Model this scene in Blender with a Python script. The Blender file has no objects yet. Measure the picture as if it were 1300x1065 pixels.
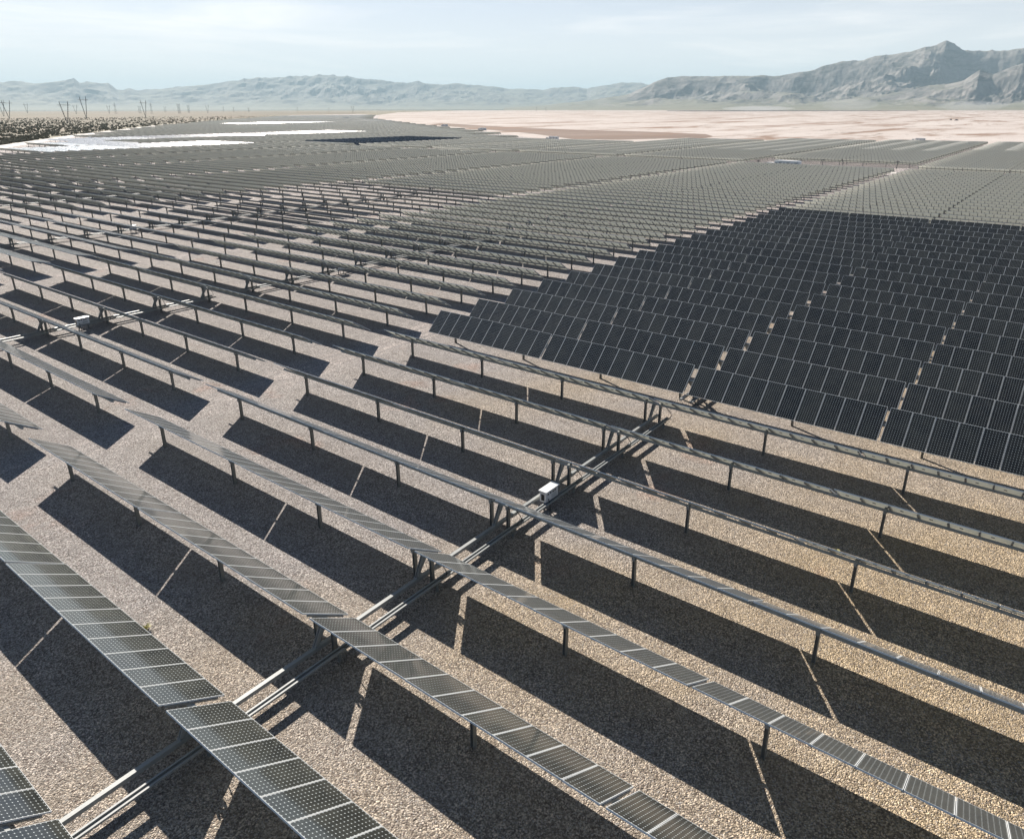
import bpy, math, random
import numpy as np
from mathutils import Matrix, Vector, noise as mnoise

R = math.radians
random.seed(7)
rng = np.random.default_rng(11)
scn = bpy.context.scene
COL = scn.collection

# ------------------------------------------------------------------ camera
CAM_H = 17.0
F_PX = 913.4                      # focal length in pixels of a 1300 px wide frame
PITCH, ROLL, YAW = R(20.934), R(0.065), R(52.292)
SUN_AZ, SUN_EL = R(21.1), R(29.2) # azimuth from +Y towards +X
X0, DX = 11.57, 4.673             # first tracker row, row pitch
YC, PY = 16.60, 46.70             # drive line of the nearest column, column pitch

fwd0 = Vector((math.sin(YAW), math.cos(YAW), 0))
rgt0 = Vector((math.cos(YAW), -math.sin(YAW), 0))
fwd = (fwd0 * math.cos(PITCH) + Vector((0, 0, -math.sin(PITCH)))).normalized()
up0 = rgt0.cross(fwd)
rgt = rgt0 * math.cos(ROLL) - up0 * math.sin(ROLL)
up = rgt0 * math.sin(ROLL) + up0 * math.cos(ROLL)
cam_d = bpy.data.cameras.new('camera')
cam = bpy.data.objects.new('camera', cam_d)
COL.objects.link(cam)
m = Matrix((rgt, up, -fwd)).transposed().to_4x4()
m.translation = Vector((0, 0, CAM_H))
cam.matrix_world = m
cam_d.sensor_width = 36
cam_d.lens = F_PX / 1300 * 36
cam_d.shift_y = -45 / 1300
cam_d.clip_start = 0.5
cam_d.clip_end = 120000
scn.camera = cam


def pix(P):
    """where a point falls, in the 1300 x 1065 frame, and its depth"""
    d = Vector(P) - Vector((0, 0, CAM_H))
    z = d.dot(fwd)
    if z < .5:
        return None
    return 650 + F_PX * d.dot(rgt) / z, 487.5 - F_PX * d.dot(up) / z, z


def ground(px, py, Z=0.0):
    """the ground point under a sight line: used once to survey the site"""
    v = fwd + rgt * ((px - 650) / F_PX) + up * ((487.5 - py) / F_PX)
    t = (Z - CAM_H) / v.z
    return Vector((v.x * t, v.y * t, Z))


# ------------------------------------------------------------------ helpers
class MB:
    def __init__(s):
        s.v, s.f, s.m, s.uv = [], [], [], []

    def quad(s, pts, mi=0, uv=None):
        n = len(s.v)
        s.v += [tuple(p) for p in pts]
        s.f.append(tuple(range(n, n + len(pts))))
        s.m.append(mi)
        s.uv += uv if uv else [(0, 0)] * len(pts)

    def box(s, x0, x1, y0, y1, z0, z1, mi=0, M=None, tops=None, skip=''):
        P = [(x0, y0, z0), (x1, y0, z0), (x1, y1, z0), (x0, y1, z0), (x0, y0, z1), (x1, y0, z1), (x1, y1, z1), (x0, y1, z1)]
        if M is not None:
            P = [tuple(M @ Vector(p)) for p in P]
        n = len(s.v)
        s.v += P
        F = {'b': (0, 3, 2, 1), 't': (4, 5, 6, 7), 's': (0, 1, 5, 4), 'e': (1, 2, 6, 5), 'n': (2, 3, 7, 6), 'w': (3, 0, 4, 7)}
        for k, q in F.items():
            if k in skip:
                continue
            s.f.append(tuple(n + i for i in q))
            s.m.append(tops.get(k, mi) if tops else mi)
            s.uv += [(0, 0)] * 4

    def bar(s, a, b, w, h=None, mi=0):
        a, b = Vector(a), Vector(b)
        h = h or w
        d = (b - a).normalized()
        ref = Vector((0, 0, 1)) if abs(d.z) < .9 else Vector((1, 0, 0))
        u = d.cross(ref).normalized() * (w / 2)
        v = u.cross(d).normalized() * (h / 2)
        n = len(s.v)
        for c in (a, b):
            s.v += [tuple(c - u - v), tuple(c + u - v), tuple(c + u + v), tuple(c - u + v)]
        for q in ((0, 3, 2, 1), (4, 5, 6, 7), (0, 1, 5, 4), (1, 2, 6, 5), (2, 3, 7, 6), (3, 0, 4, 7)):
            s.f.append(tuple(n + i for i in q))
            s.m.append(mi)
            s.uv += [(0, 0)] * 4

    def tube(s, pts, r, seg=8, mi=0):
        pts = [Vector(p) for p in pts]
        n = len(s.v)
        for k, p in enumerate(pts):
            d = (pts[min(k + 1, len(pts) - 1)] - pts[max(k - 1, 0)]).normalized()
            ref = Vector((0, 0, 1)) if abs(d.z) < .9 else Vector((1, 0, 0))
            u = d.cross(ref).normalized()
            v = u.cross(d)
            for j in range(seg):
                a = 2 * math.pi * j / seg
                s.v.append(tuple(p + (u * math.cos(a) + v * math.sin(a)) * r))
        for k in range(len(pts) - 1):
            for j in range(seg):
                a, b = n + k * seg + j, n + k * seg + (j + 1) % seg
                s.f.append((a, b, b + seg, a + seg))
                s.m.append(mi)
                s.uv += [(0, 0)] * 4

    def mesh(s, name, mats, smooth=False):
        me = bpy.data.meshes.new(name)
        me.from_pydata(s.v, [], s.f)
        for x in mats:
            me.materials.append(x)
        me.polygons.foreach_set('material_index', s.m)
        uvl = me.uv_layers.new(name='UVMap')
        uvl.data.foreach_set('uv', [c for p in s.uv for c in p])
        if smooth:
            me.polygons.foreach_set('use_smooth', [True] * len(s.f))
        me.update()
        return me


def link(name, me, parent=None, M=None):
    o = bpy.data.objects.new(name, me)
    COL.objects.link(o)
    if parent is not None:
        o.parent = parent
    if M is not None:
        o.matrix_local = M
    return o


def empty(name, loc, rz=0):
    o = bpy.data.objects.new(name, None)
    COL.objects.link(o)
    o.location = loc
    o.rotation_euler = (0, 0, rz)
    o.empty_display_size = .5
    return o


def tag(o, label=None, cat=None, group=None, kind=None):
    if label:
        o['label'] = label
    if cat:
        o['category'] = cat
    if group:
        o['group'] = group
    if kind:
        o['kind'] = kind
    return o


# ------------------------------------------------------------------ materials
class NT:
    def __init__(s, name):
        s.mat = bpy.data.materials.new(name)
        s.mat.use_nodes = True
        s.t = s.mat.node_tree
        s.n = s.t.nodes
        s.b = s.n['Principled BSDF']

    def new(s, typ, **k):
        n = s.n.new(typ)
        for a, v in k.items():
            setattr(n, a, v)
        return n

    def set(s, sock, v):
        if isinstance(v, bpy.types.NodeSocket):
            s.t.links.new(v, sock)
        elif v is not None:
            sock.default_value = v

    def math(s, op, a, b=None, c=None, clamp=False):
        n = s.new('ShaderNodeMath', operation=op, use_clamp=clamp)
        for i, v in enumerate((a, b, c)):
            if v is not None:
                s.set(n.inputs[i], v)
        return n.outputs[0]

    def mix(s, f, a, b, typ='MIX'):
        n = s.new('ShaderNodeMix', data_type='RGBA', blend_type=typ)
        s.set(n.inputs['Factor'], f)
        s.set(n.inputs[6], a)
        s.set(n.inputs[7], b)
        return n.outputs[2]

    def ramp(s, f, stops, interp='LINEAR'):
        n = s.new('ShaderNodeValToRGB')
        n.color_ramp.interpolation = interp
        e = n.color_ramp.elements
        while len(e) < len(stops):
            e.new(.5)
        for q, (p, c) in zip(e, stops):
            q.position = p
            q.color = c if len(c) == 4 else (*c, 1)
        s.set(n.inputs[0], f)
        return n.outputs[0]

    def noise(s, vec, scale, detail=3, rough=.5, dist=0.0, out=0):
        n = s.new('ShaderNodeTexNoise')
        s.set(n.inputs['Vector'], vec)
        n.inputs['Scale'].default_value = scale
        n.inputs['Detail'].default_value = detail
        n.inputs['Roughness'].default_value = rough
        n.inputs['Distortion'].default_value = dist
        return n.outputs[out]

    def voro(s, vec, scale, out='Distance', feature='F1'):
        n = s.new('ShaderNodeTexVoronoi', feature=feature)
        s.set(n.inputs['Vector'], vec)
        n.inputs['Scale'].default_value = scale
        return n.outputs[out]

    def mapping(s, vec, scale=(1, 1, 1), rot=(0, 0, 0), loc=(0, 0, 0)):
        n = s.new('ShaderNodeMapping')
        s.set(n.inputs[0], vec)
        n.inputs['Scale'].default_value = scale
        n.inputs['Rotation'].default_value = rot
        n.inputs['Location'].default_value = loc
        return n.outputs[0]

    def bump(s, h, strength, dist):
        n = s.new('ShaderNodeBump')
        s.set(n.inputs['Height'], h)
        n.inputs['Strength'].default_value = strength
        n.inputs['Distance'].default_value = dist
        s.t.links.new(n.outputs[0], s.b.inputs['Normal'])

    def pos(s):
        return s.new('ShaderNodeNewGeometry').outputs['Position']

    def obj(s):
        return s.new('ShaderNodeTexCoord').outputs['Object']

    def base(s, c, rough=.8, metal=0.0, spec=.5):
        s.set(s.b.inputs['Base Color'], c if isinstance(c, bpy.types.NodeSocket) or len(c) == 4 else (*c, 1))
        s.set(s.b.inputs['Roughness'], rough)
        s.set(s.b.inputs['Metallic'], metal)
        s.b.inputs['Specular IOR Level'].default_value = spec
        return s.mat


def metal(name, c, rough=.45, metallic=.6, var=.25):
    t = NT(name)
    p = t.pos()
    n = t.noise(p, 3.0, 4, .6)
    k = t.noise(p, 22.0, 3, .6)
    f = t.math('MULTIPLY_ADD', n, .7, t.math('MULTIPLY', k, .3))
    col = t.mix(t.math('MULTIPLY_ADD', f, 1.6, -.3, clamp=True), (*[x * (1 - var) for x in c], 1), (*[min(1, x * (1 + var)) for x in c], 1))
    return t.base(col, t.math('MULTIPLY_ADD', k, .25, rough - .1), metallic)


def make_front():
    """glass face: 8 x 16 dark cells with clipped corners, white backsheet between them"""
    t = NT('solar_cells')
    uv = t.new('ShaderNodeTexCoord').outputs['UV']
    sp = t.new('ShaderNodeSeparateXYZ')
    t.set(sp.inputs[0], uv)
    u, v = sp.outputs[0], sp.outputs[1]
    vf = t.math('FRACT', v)
    # frame border where sections are one slab
    bu = t.math('GREATER_THAN', t.math('ABSOLUTE', t.math('SUBTRACT', u, .5)), .4875)
    bv = t.math('GREATER_THAN', t.math('ABSOLUTE', t.math('SUBTRACT', vf, .5)), .479)
    border = t.math('MAXIMUM', bu, bv)
    cu = t.math('ABSOLUTE', t.math('SUBTRACT', t.math('FRACT', t.math('MULTIPLY_ADD', t.math('SUBTRACT', u, .5), 16 / .95, 8)), .5))
    cv = t.math('ABSOLUTE', t.math('SUBTRACT', t.math('FRACT', t.math('MULTIPLY_ADD', t.math('SUBTRACT', vf, .5), 8 / .93, 4)), .5))
    line = t.math('GREATER_THAN', t.math('MAXIMUM', cu, cv), .484)
    diam = t.math('GREATER_THAN', t.math('ADD', cu, cv), .845)
    gap = t.math('MAXIMUM', t.math('MULTIPLY', line, .16), diam)
    # every module of its own slightly different blue-black
    wn = t.new('ShaderNodeTexWhiteNoise', noise_dimensions='2D')
    cb = t.new('ShaderNodeCombineXYZ')
    oi = t.new('ShaderNodeObjectInfo')
    t.set(cb.inputs[0], t.math('FLOOR', v))
    t.set(cb.inputs[1], oi.outputs['Random'])
    t.set(wn.inputs[0], cb.outputs[0])
    cell = t.mix(wn.outputs['Value'], (.010, .0115, .0115, 1), (.024, .0255, .0225, 1))
    p = t.pos()
    dust = t.noise(p, 1.3, 5, .65)
    cell = t.mix(t.math('MULTIPLY_ADD', dust, .24, -.085, clamp=True), cell, (.26, .25, .20, 1))
    col = t.mix(gap, cell, (.50, .54, .53, 1))
    col = t.mix(border, col, (.55, .56, .54, 1))
    t.base(col, t.math('ADD', t.math('MULTIPLY_ADD', dust, .10, .05), t.math('MULTIPLY', border, .2)), 0.0, .8)
    t.b.inputs['Sheen Weight'].default_value = .5
    t.b.inputs['Sheen Roughness'].default_value = .28
    t.b.inputs['Sheen Tint'].default_value = (.95, .92, .84, 1)
    # back of the laminate: white backsheet that lets a little light through
    df = t.new('ShaderNodeBsdfDiffuse')
    t.set(df.inputs[0], t.mix(dust, (.80, .83, .73, 1), (.90, .92, .84, 1)))
    tl = t.new('ShaderNodeBsdfTranslucent')
    tl.inputs[0].default_value = (.95, .98, .86, 1)
    m1 = t.new('ShaderNodeMixShader')
    m1.inputs[0].default_value = .10
    t.t.links.new(df.outputs[0], m1.inputs[1])
    t.t.links.new(tl.outputs[0], m1.inputs[2])
    m2 = t.new('ShaderNodeMixShader')
    t.set(m2.inputs[0], t.new('ShaderNodeNewGeometry').outputs['Backfacing'])
    t.t.links.new(t.b.outputs[0], m2.inputs[1])
    t.t.links.new(m1.outputs[0], m2.inputs[2])
    t.t.links.new(m2.outputs[0], t.n['Material Output'].inputs[0])
    return t.mat


M_FRONT = make_front()
M_BACK = M_FRONT
M_FRAME = metal('anodised_aluminium', (.66, .67, .66), .75, 0, .06)
M_FRAME.node_tree.nodes['Principled BSDF'].inputs['Specular IOR Level'].default_value = .04
M_RAIL = metal('dark_steel_rail', (.22, .225, .22), .5, .4, .2)
M_STEEL = metal('galvanised_steel', (.30, .31, .30), .65, .1, .3)
M_POST = metal('weathered_post_steel', (.27, .275, .26), .6, .4, .3)
M_ROD = metal('bright_galvanised_tube', (.30, .31, .30), .55, .1, .25)
M_CABLE = NT('black_cable').base((.012, .012, .013), .5)


def painted(name, c, rough=.5, dirt=.2):
    t = NT(name)
    p = t.pos()
    n = t.noise(p, 1.2, 5, .7)
    z = t.mapping(p, (6, 6, .8))
    k = t.noise(z, 1.0, 4, .6)
    f = t.math('MULTIPLY', t.math('MULTIPLY_ADD', n, 1.6, -.5, clamp=True), t.math('MULTIPLY_ADD', k, dirt * 2, 0, clamp=True))
    return t.base(t.mix(f, (*c, 1), (.28, .23, .17, 1)), rough)


M_WHITE = painted('white_enclosure_paint', (.86, .87, .86), .4, .3)
M_DARKGAP = NT('dark_vent').base((.02, .02, .022), .6)
M_GREYBOX = painted('light_grey_cabinet', (.6, .62, .62), .45, .3)
M_CONC = painted('concrete', (.42, .40, .37), .85, .3)
M_PYLON = metal('pylon_steel', (.12, .125, .125), .6, .3, .2)
M_RUBBER = NT('tyre_rubber').base((.02, .02, .02), .8)
M_GLASS = NT('dark_window_glass').base((.02, .03, .035), .08)
M_TAIL = NT('red_tail_lamp').base((.35, .02, .015), .3)
M_TRUCKW = painted('white_vehicle_paint', (.75, .78, .79), .3, .15)
M_TRUCKD = painted('dark_vehicle_paint', (.03, .032, .04), .3, .15)


def gravel_mat():
    t = NT('crushed_gravel')
    p = t.pos()
    sp = t.new('ShaderNodeSeparateXYZ')
    t.set(sp.inputs[0], p)
    px, py = sp.outputs[0], sp.outputs[1]
    warp = t.noise(p, .35, 3, .6)
    n1 = t.noise(p, .06, 4, .6)
    n2 = t.noise(p, 1.1, 5, .7)
    # stones
    v1 = t.voro(p, 23.0, 'Color')
    v1d = t.voro(p, 23.0, 'Distance')
    v2 = t.voro(p, 43.0, 'Color')
    v2d = t.voro(p, 43.0, 'Distance')
    s1 = t.new('ShaderNodeSeparateColor')
    t.set(s1.inputs[0], v1)
    s2 = t.new('ShaderNodeSeparateColor')
    t.set(s2.inputs[0], v2)
    base = t.mix(t.math('MULTIPLY_ADD', n1, 2.4, -.7, clamp=True), (.375, .34, .32, 1), (.42, .385, .36, 1))
    # soil showing tan between stones towards the right of the site and in patches
    tanmask = t.math('ADD', t.math('MULTIPLY_ADD', py, -.035, .95), t.math('MULTIPLY_ADD', n1, 2.6, -1.3))
    tanmask = t.math('MULTIPLY', t.math('MAXIMUM', t.math('MINIMUM', tanmask, 1), 0), .85)
    base = t.mix(tanmask, base, (.46, .35, .215, 1))
    # reddish and pale soil patches
    red = t.math('MULTIPLY_ADD', t.noise(t.mapping(p, loc=(12, 47, 0)), .16, 4, .6), 7, -4.3, clamp=True)
    base = t.mix(t.math('MULTIPLY', red, .55), base, (.46, .25, .17, 1))
    # service corridors: bare, driven ground with wheel tracks along X
    cy = t.math('FRACT', t.math('DIVIDE', t.math('SUBTRACT', py, 40.0 - 46.7 * 20 - 23.35), 46.7))
    cd = t.math('ABSOLUTE', t.math('MULTIPLY', t.math('SUBTRACT', cy, .5), 46.7))
    cd = t.math('ADD', cd, t.math('MULTIPLY_ADD', warp, 1.6, -.8))
    corr = t.math('SUBTRACT', 1, t.math('MULTIPLY_ADD', cd, .9, -1.0, clamp=True), clamp=True)
    tr = t.noise(t.mapping(p, (.04, 2.2, 1)), 1.0, 5, .7, 0.3)
    track = t.math('MULTIPLY', corr, t.math('MULTIPLY_ADD', tr, 4, -1.7, clamp=True))
    base = t.mix(t.math('MULTIPLY', track, .8), base, (.60, .52, .47, 1))
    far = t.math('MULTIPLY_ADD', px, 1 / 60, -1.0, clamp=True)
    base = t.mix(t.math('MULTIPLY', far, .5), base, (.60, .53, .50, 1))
    bright = t.math('MULTIPLY_ADD', s1.outputs[0], .75, t.math('MULTIPLY', s2.outputs[0], .5))
    bright = t.math('ADD', t.math('MULTIPLY_ADD', t.math('POWER', bright, 2.0), 1.45, .38), t.math('MULTIPLY_ADD', n2, .8, -.4))
    soil = t.math('MULTIPLY_ADD', t.noise(t.mapping(p, loc=(5, 91, 0)), .42, 5, .65), 5, -2.3, clamp=True)
    fine = t.math('MULTIPLY_ADD', t.noise(p, 9, 5, .7), 1.0, .40)
    bright = t.math('ADD', t.math('MULTIPLY', bright, t.math('SUBTRACT', 1, t.math('MULTIPLY', soil, .6))), t.math('MULTIPLY', fine, t.math('MULTIPLY', soil, .6)))
    cm = t.new('ShaderNodeCombineColor')
    for i in range(3):
        t.set(cm.inputs[i], bright)
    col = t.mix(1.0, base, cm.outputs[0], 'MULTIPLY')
    v3 = t.voro(p, 6.5, 'Color')
    v3d = t.voro(p, 6.5, 'Distance')
    s3 = t.new('ShaderNodeSeparateColor')
    t.set(s3.inputs[0], v3)
    big = t.math('MULTIPLY', t.math('GREATER_THAN', s3.outputs[0], .90), t.math('LESS_THAN', v3d, t.math('MULTIPLY_ADD', s3.outputs[1], .22, .10)))
    col = t.mix(t.math('MULTIPLY', big, .75), col, t.mix(s3.outputs[2], (.17, .14, .12, 1), (.62, .57, .52, 1)))
    # a few dark and rusty stones
    col = t.mix(t.math('MULTIPLY', t.math('GREATER_THAN', s1.outputs[1], .82), .7), col, (.16, .12, .10, 1))
    col = t.mix(t.math('MULTIPLY', t.math('GREATER_THAN', s2.outputs[2], .93), .5), col, (.75, .72, .69, 1))
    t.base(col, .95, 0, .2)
    h = t.math('ADD', t.math('MULTIPLY', v1d, -1.0), t.math('MULTIPLY_ADD', v2d, -.5, t.math('MULTIPLY', s1.outputs[2], .7)))
    h = t.math('ADD', h, t.math('MULTIPLY', n2, 1.2))
    h = t.math('ADD', h, t.math('MULTIPLY', big, 1.6))
    t.bump(h, 1.0, .05)
    return t.mat


def desert_mat():
    t = NT('desert_floor')
    p = t.pos()
    n = t.noise(p, .012, 5, .6)
    k = t.noise(p, .12, 4, .65)
    far = t.noise(t.mapping(p, (.0012, .0012, 1)), 1.0, 5, .6)
    v = t.voro(p, .16, 'Distance')
    col = t.mix(n, (.22, .19, .125, 1), (.29, .245, .17, 1))
    shrub = t.math('MULTIPLY', t.math('LESS_THAN', v, t.math('MULTIPLY_ADD', k, .5, .16)), .8)
    col = t.mix(shrub, col, (.085, .083, .055, 1))
    ribbon = t.math('MULTIPLY_ADD', far, 5, -2.6, clamp=True)
    col = t.mix(t.math('MULTIPLY', ribbon, .55), col, (.42, .35, .28, 1))
    t.base(col, .95, 0, .2)
    t.bump(t.math('MULTIPLY', shrub, 1), .6, .6)
    return t.mat


def sand_mat(name, a, b, streak):
    t = NT(name)
    p = t.pos()
    n = t.noise(p, .01, 6, .62)
    s = t.noise(t.mapping(p, (.004, .022, 1), rot=(0, 0, R(52))), 1.0, 6, .7, .5)
    k = t.noise(t.mapping(p, (.012, .06, 1), rot=(0, 0, R(52))), 1.0, 5, .75)
    col = t.mix(t.math('MULTIPLY_ADD', n, 3, -1, clamp=True), a, b)
    col = t.mix(t.math('MULTIPLY', t.math('MULTIPLY_ADD', s, 10, -5.0, clamp=True), streak), col, (.26, .17, .12, 1))
    col = t.mix(t.math('MULTIPLY', t.math('MULTIPLY_ADD', k, 14, -8.3, clamp=True), streak), col, (.16, .12, .09, 1))
    t.base(col, .95, 0, .15)
    t.bump(k, .7, .6)
    return t.mat


M_GRAVEL = gravel_mat()
M_DESERT = desert_mat()
M_SAND = sand_mat('pale_sand', (.50, .43, .385, 1), (.60, .54, .495, 1), .9)
M_RUST = sand_mat('rust_soil', (.21, .155, .125, 1), (.29, .22, .18, 1), .9)
M_DARKGREEN = sand_mat('dark_green_ground', (.09, .115, .10, 1), (.13, .15, .125, 1), .4)  # dark grey-green colour of the flat beyond the sand
M_OLIVE = sand_mat('olive_scrub_plain', (.135, .12, .08, 1), (.19, .165, .115, 1), .6)
M_ROAD = sand_mat('pale_dirt_road', (.60, .56, .52, 1), (.68, .64, .60, 1), .1)

# ------------------------------------------------------------------ the ground
def sheet(name, pts, z, mat):
    me = bpy.data.meshes.new(name)
    me.from_pydata([(p[0], p[1], z) for p in pts], [], [tuple(range(len(pts)))])
    if me.polygons[0].normal.z < 0:
        me.flip_normals()
    me.materials.append(mat)
    return tag(link(name, me), kind='structure')


RAD = 42000
sheet('ground', [(RAD * math.cos(a), RAD * math.sin(a)) for a in np.linspace(0, 2 * math.pi, 97)[:-1]], -.20, M_DESERT)

# outline of the solar field (metres)
LEFT = [(40, 250), (100, 350), (137, 416), (234, 560), (419, 807), (749, 1174), (1330, 1800)]
RIGHT = [(446, -700), (446, 29), (436, 101), (418, 152), (394, 183), (358, 198), (345, 212), (347, 240), (405, 308), (475, 398), (556, 515), (915, 1004), (1430, 1560)]
FIELD = [(-120, -700), (-120, 20), (-60, 120)] + LEFT + [(1700, 1950)] + RIGHT[::-1]
sheet('gravel_field', FIELD, 0.0, M_GRAVEL)
sheet('sand_flat', [(430, -2500), (430, 100), (385, 175), (340, 195), (335, 215), (337, 245), (395, 312), (465, 402), (545, 520), (900, 1010), (1420, 1565), (2600, 2700), (6000, 5200), (9000, 3200), (9800, -300), (6000, -4000)], -.12, M_SAND)
sheet('dark_green_flat', [(3600, 6500), (5200, 5300), (6600, 4100), (8000, 2400), (8800, -600), (30000, -6000), (30000, 30000), (-6000, 30000), (-3000, 14000), (1200, 7600)], -.09, M_DARKGREEN)
sheet('scrub_plain', [(-6000, 400), (-400, 450), (140, 470), (222, 585), (400, 815), (745, 1230), (1290, 1840), (1700, 1990), (2700, 3000), (4300, 7000), (9000, 24000), (-14000, 30000), (-24000, 9000)], -.15, M_OLIVE)
rust = [ground(x, y) for x, y in ((545, 158.5), (580, 161.5), (615, 164.5), (669, 169), (727, 176.5), (784, 177.5), (840, 176), (896, 175.5), (905, 173), (896, 170.5), (823, 167.5), (746, 165.5), (669, 162.7), (610, 159.5), (560, 156.5))]
sheet('rust_soil', [(p.x, p.y) for p in rust], -.06, M_RUST)


def strip(name, pts, w, z, mat):
    L, Rr = [], []
    for i, p in enumerate(pts):
        a, b = Vector(pts[max(i - 1, 0)]), Vector(pts[min(i + 1, len(pts) - 1)])
        d = (b - a).normalized()
        n = Vector((-d.y, d.x))
        L.append(Vector(p) + n * w / 2)
        Rr.append(Vector(p) - n * w / 2)
    v = [(q.x, q.y, z) for q in L] + [(q.x, q.y, z) for q in Rr]
    k = len(pts)
    me = bpy.data.meshes.new(name)
    me.from_pydata(v, [], [(k + i, k + i + 1, i + 1, i) for i in range(k - 1)])
    me.materials.append(mat)
    return tag(link(name, me), kind='structure')


strip('perimeter_road', [(-60, 118), (20, 222)] + LEFT, 11, .05, M_ROAD)
strip('access_road', [(231.0, -300), (231.0, 40), (231.0, 330)], 6.5, .03, M_ROAD)

# ------------------------------------------------------------------ tracker templates
MW, MH = 2.067, 1.046           # module, across and along the row
MP = 1.066                     # module pitch along the row
SEC = [-16.295, -5.495, 5.495, 16.295]
PZ, NO = 1.31, .165             # torque tube height; module plane above tube
POSTS = [-19.5, -12.92, -6.26, -.22, .68, 6.47, 12.96, 19.54]


def module_mesh():
    b = MB()
    hx, hy = MW / 2, MH / 2
    fw, z0, z1 = .013, -.046, .0
    b.box(-hx, hx, -hy, -hy + fw, z0, z1)
    b.box(-hx, hx, hy - fw, hy, z0, z1)
    b.box(-hx, -hx + fw, -hy + fw, hy - fw, z0, z1, skip='sn')
    b.box(hx - fw, hx, -hy + fw, hy - fw, z0, z1, skip='sn')
    gx, gy = hx - fw, hy - fw   # glass
    b.quad([(-gx, -gy, -.004), (gx, -gy, -.004), (gx, gy, -.004), (-gx, gy, -.004)], 1,
           [(.0125, .021), (.9875, .021), (.9875, .979), (.0125, .979)])
    # mounting rail under one long side, junction box
    b.box(-.82, .82, -hy - .03, -hy + .035, -.104, -.047, 3)
    b.box(-.12, .0, .05, .17, -.032, -.0065, 3)
    return b.mesh('solar_panel', [M_FRAME, M_FRONT, M_BACK, M_RAIL])


def section_mesh():
    b = MB()
    hx, L = MW / 2, 5.33
    v = [(-hx, -L, 0), (hx, -L, 0), (hx, L, 0), (-hx, L, 0)]
    b.quad(v, 1, [(0, 0), (1, 0), (1, 10), (0, 10)])
    e = .03
    b.box(-hx, -hx + e, -L, L, -.046, -.0005)
    b.box(hx - e, hx, -L, L, -.046, -.0005)
    for k in range(11):
        y = -L + k * MP
        b.box(-hx + e, hx - e, y - .02, y + .02, -.05, -.013, 0, skip='ew')
        b.box(-.82, .82, y - .035, y + .035, -.104, -.05, 3)
    return b.mesh('panel_section', [M_FRAME, M_FRONT, M_BACK, M_RAIL])


def hbeam(b, h, w=.15, d=.11, t=.012):
    b.box(-w / 2, w / 2, -d / 2, -d / 2 + t, -.3, h)
    b.box(-w / 2, w / 2, d / 2 - t, d / 2, -.3, h)
    b.box(-t / 2, t / 2, -d / 2 + t, d / 2 - t, -.3, h)


def post_mesh(simple=False):
    b = MB()
    if simple:
        b.box(-.075, .075, -.055, .055, -.2, PZ - .08)
    else:
        hbeam(b, PZ - .10)
    return b.mesh('post', [M_POST])


def bearing_mesh():
    b = MB()
    b.box(-.13, .13, -.06, .06, -.13, -.095)
    b.box(-.13, -.095, -.06, .06, -.095, .09)
    b.box(.095, .13, -.06, .06, -.095, .09)
    b.tube([(0, -.055, 0), (0, .055, 0)], .094, 14)
    return b.mesh('bearing', [M_STEEL])


def tube_mesh():
    b = MB()
    b.box(-.06, .06, -21.75, 21.75, -.06, .06)
    return b.mesh('torque_tube', [M_STEEL])


def arm_mesh():
    """tapered double plate hanging from the tube to the drive rod"""
    b = MB()
    ln = 1.0
    for s in (-.06, .03):
        P = [(-.13, s, -.05), (.13, s, -.05), (.045, s, -ln), (-.045, s, -ln)]
        Q = [(x, y + .03, z) for x, y, z in P]
        n = len(b.v)
        b.v += P + Q
        for q in ((0, 1, 2, 3), (7, 6, 5, 4), (0, 4, 5, 1), (1, 5, 6, 2), (2, 6, 7, 3), (3, 7, 4, 0)):
            b.f.append(tuple(n + i for i in q))
            b.m.append(0)
            b.uv += [(0, 0)] * 4
    b.tube([(0, -.10, -ln + .04), (0, .10, -ln + .04)], .04, 10)
    return b.mesh('torque_arm', [M_STEEL])


def cable_mesh():
    b = MB()
    pts = []
    for k in range(13):
        a = k / 12
        pts.append((.1 - .02 * math.sin(a * 3), -.55 - .35 * math.sin(a * math.pi) + .0 * a, PZ - .12 - (PZ - .55) * a))
    b.tube(pts, .017, 6)
    return b.mesh('cable', [M_CABLE])


ME_MOD, ME_SEC, ME_POST, ME_POSTS = module_mesh(), section_mesh(), post_mesh(), post_mesh(True)
ME_BEAR, ME_TUBE, ME_ARM, ME_CABLE = bearing_mesh(), tube_mesh(), arm_mesh(), cable_mesh()

# ------------------------------------------------------------------ which trackers exist, and their tilt
NORMAL, DARK, FLATISH, GLARE, STEEP = R(31.6), R(-44.0), R(13.5), R(-25.0), R(-57)


def lx(poly, y):
    for (x0, y0), (x1, y1) in zip(poly, poly[1:]):
        if y0 <= y <= y1:
            return x0 + (x1 - x0) * (y - y0) / (y1 - y0)
    return None


def exists(i, b):
    x, y0, y1 = X0 + i * DX, YC + b * PY - 22, YC + b * PY + 22
    if b < -1:
        return False
    for y in (y0, y1):
        if y > 250:
            q = lx(LEFT, y)
            if q is None or x < q + 9:
                return False
        elif x < -60:
            return False
        q = lx(RIGHT, y)
        if q is None or x > q - 10:
            return False
    if 46 <= i <= 47 and b < 6:          # access road
        return False
    if 46 <= i <= 51 and b == 1:         # inverter yard
        return False
    return True


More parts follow.
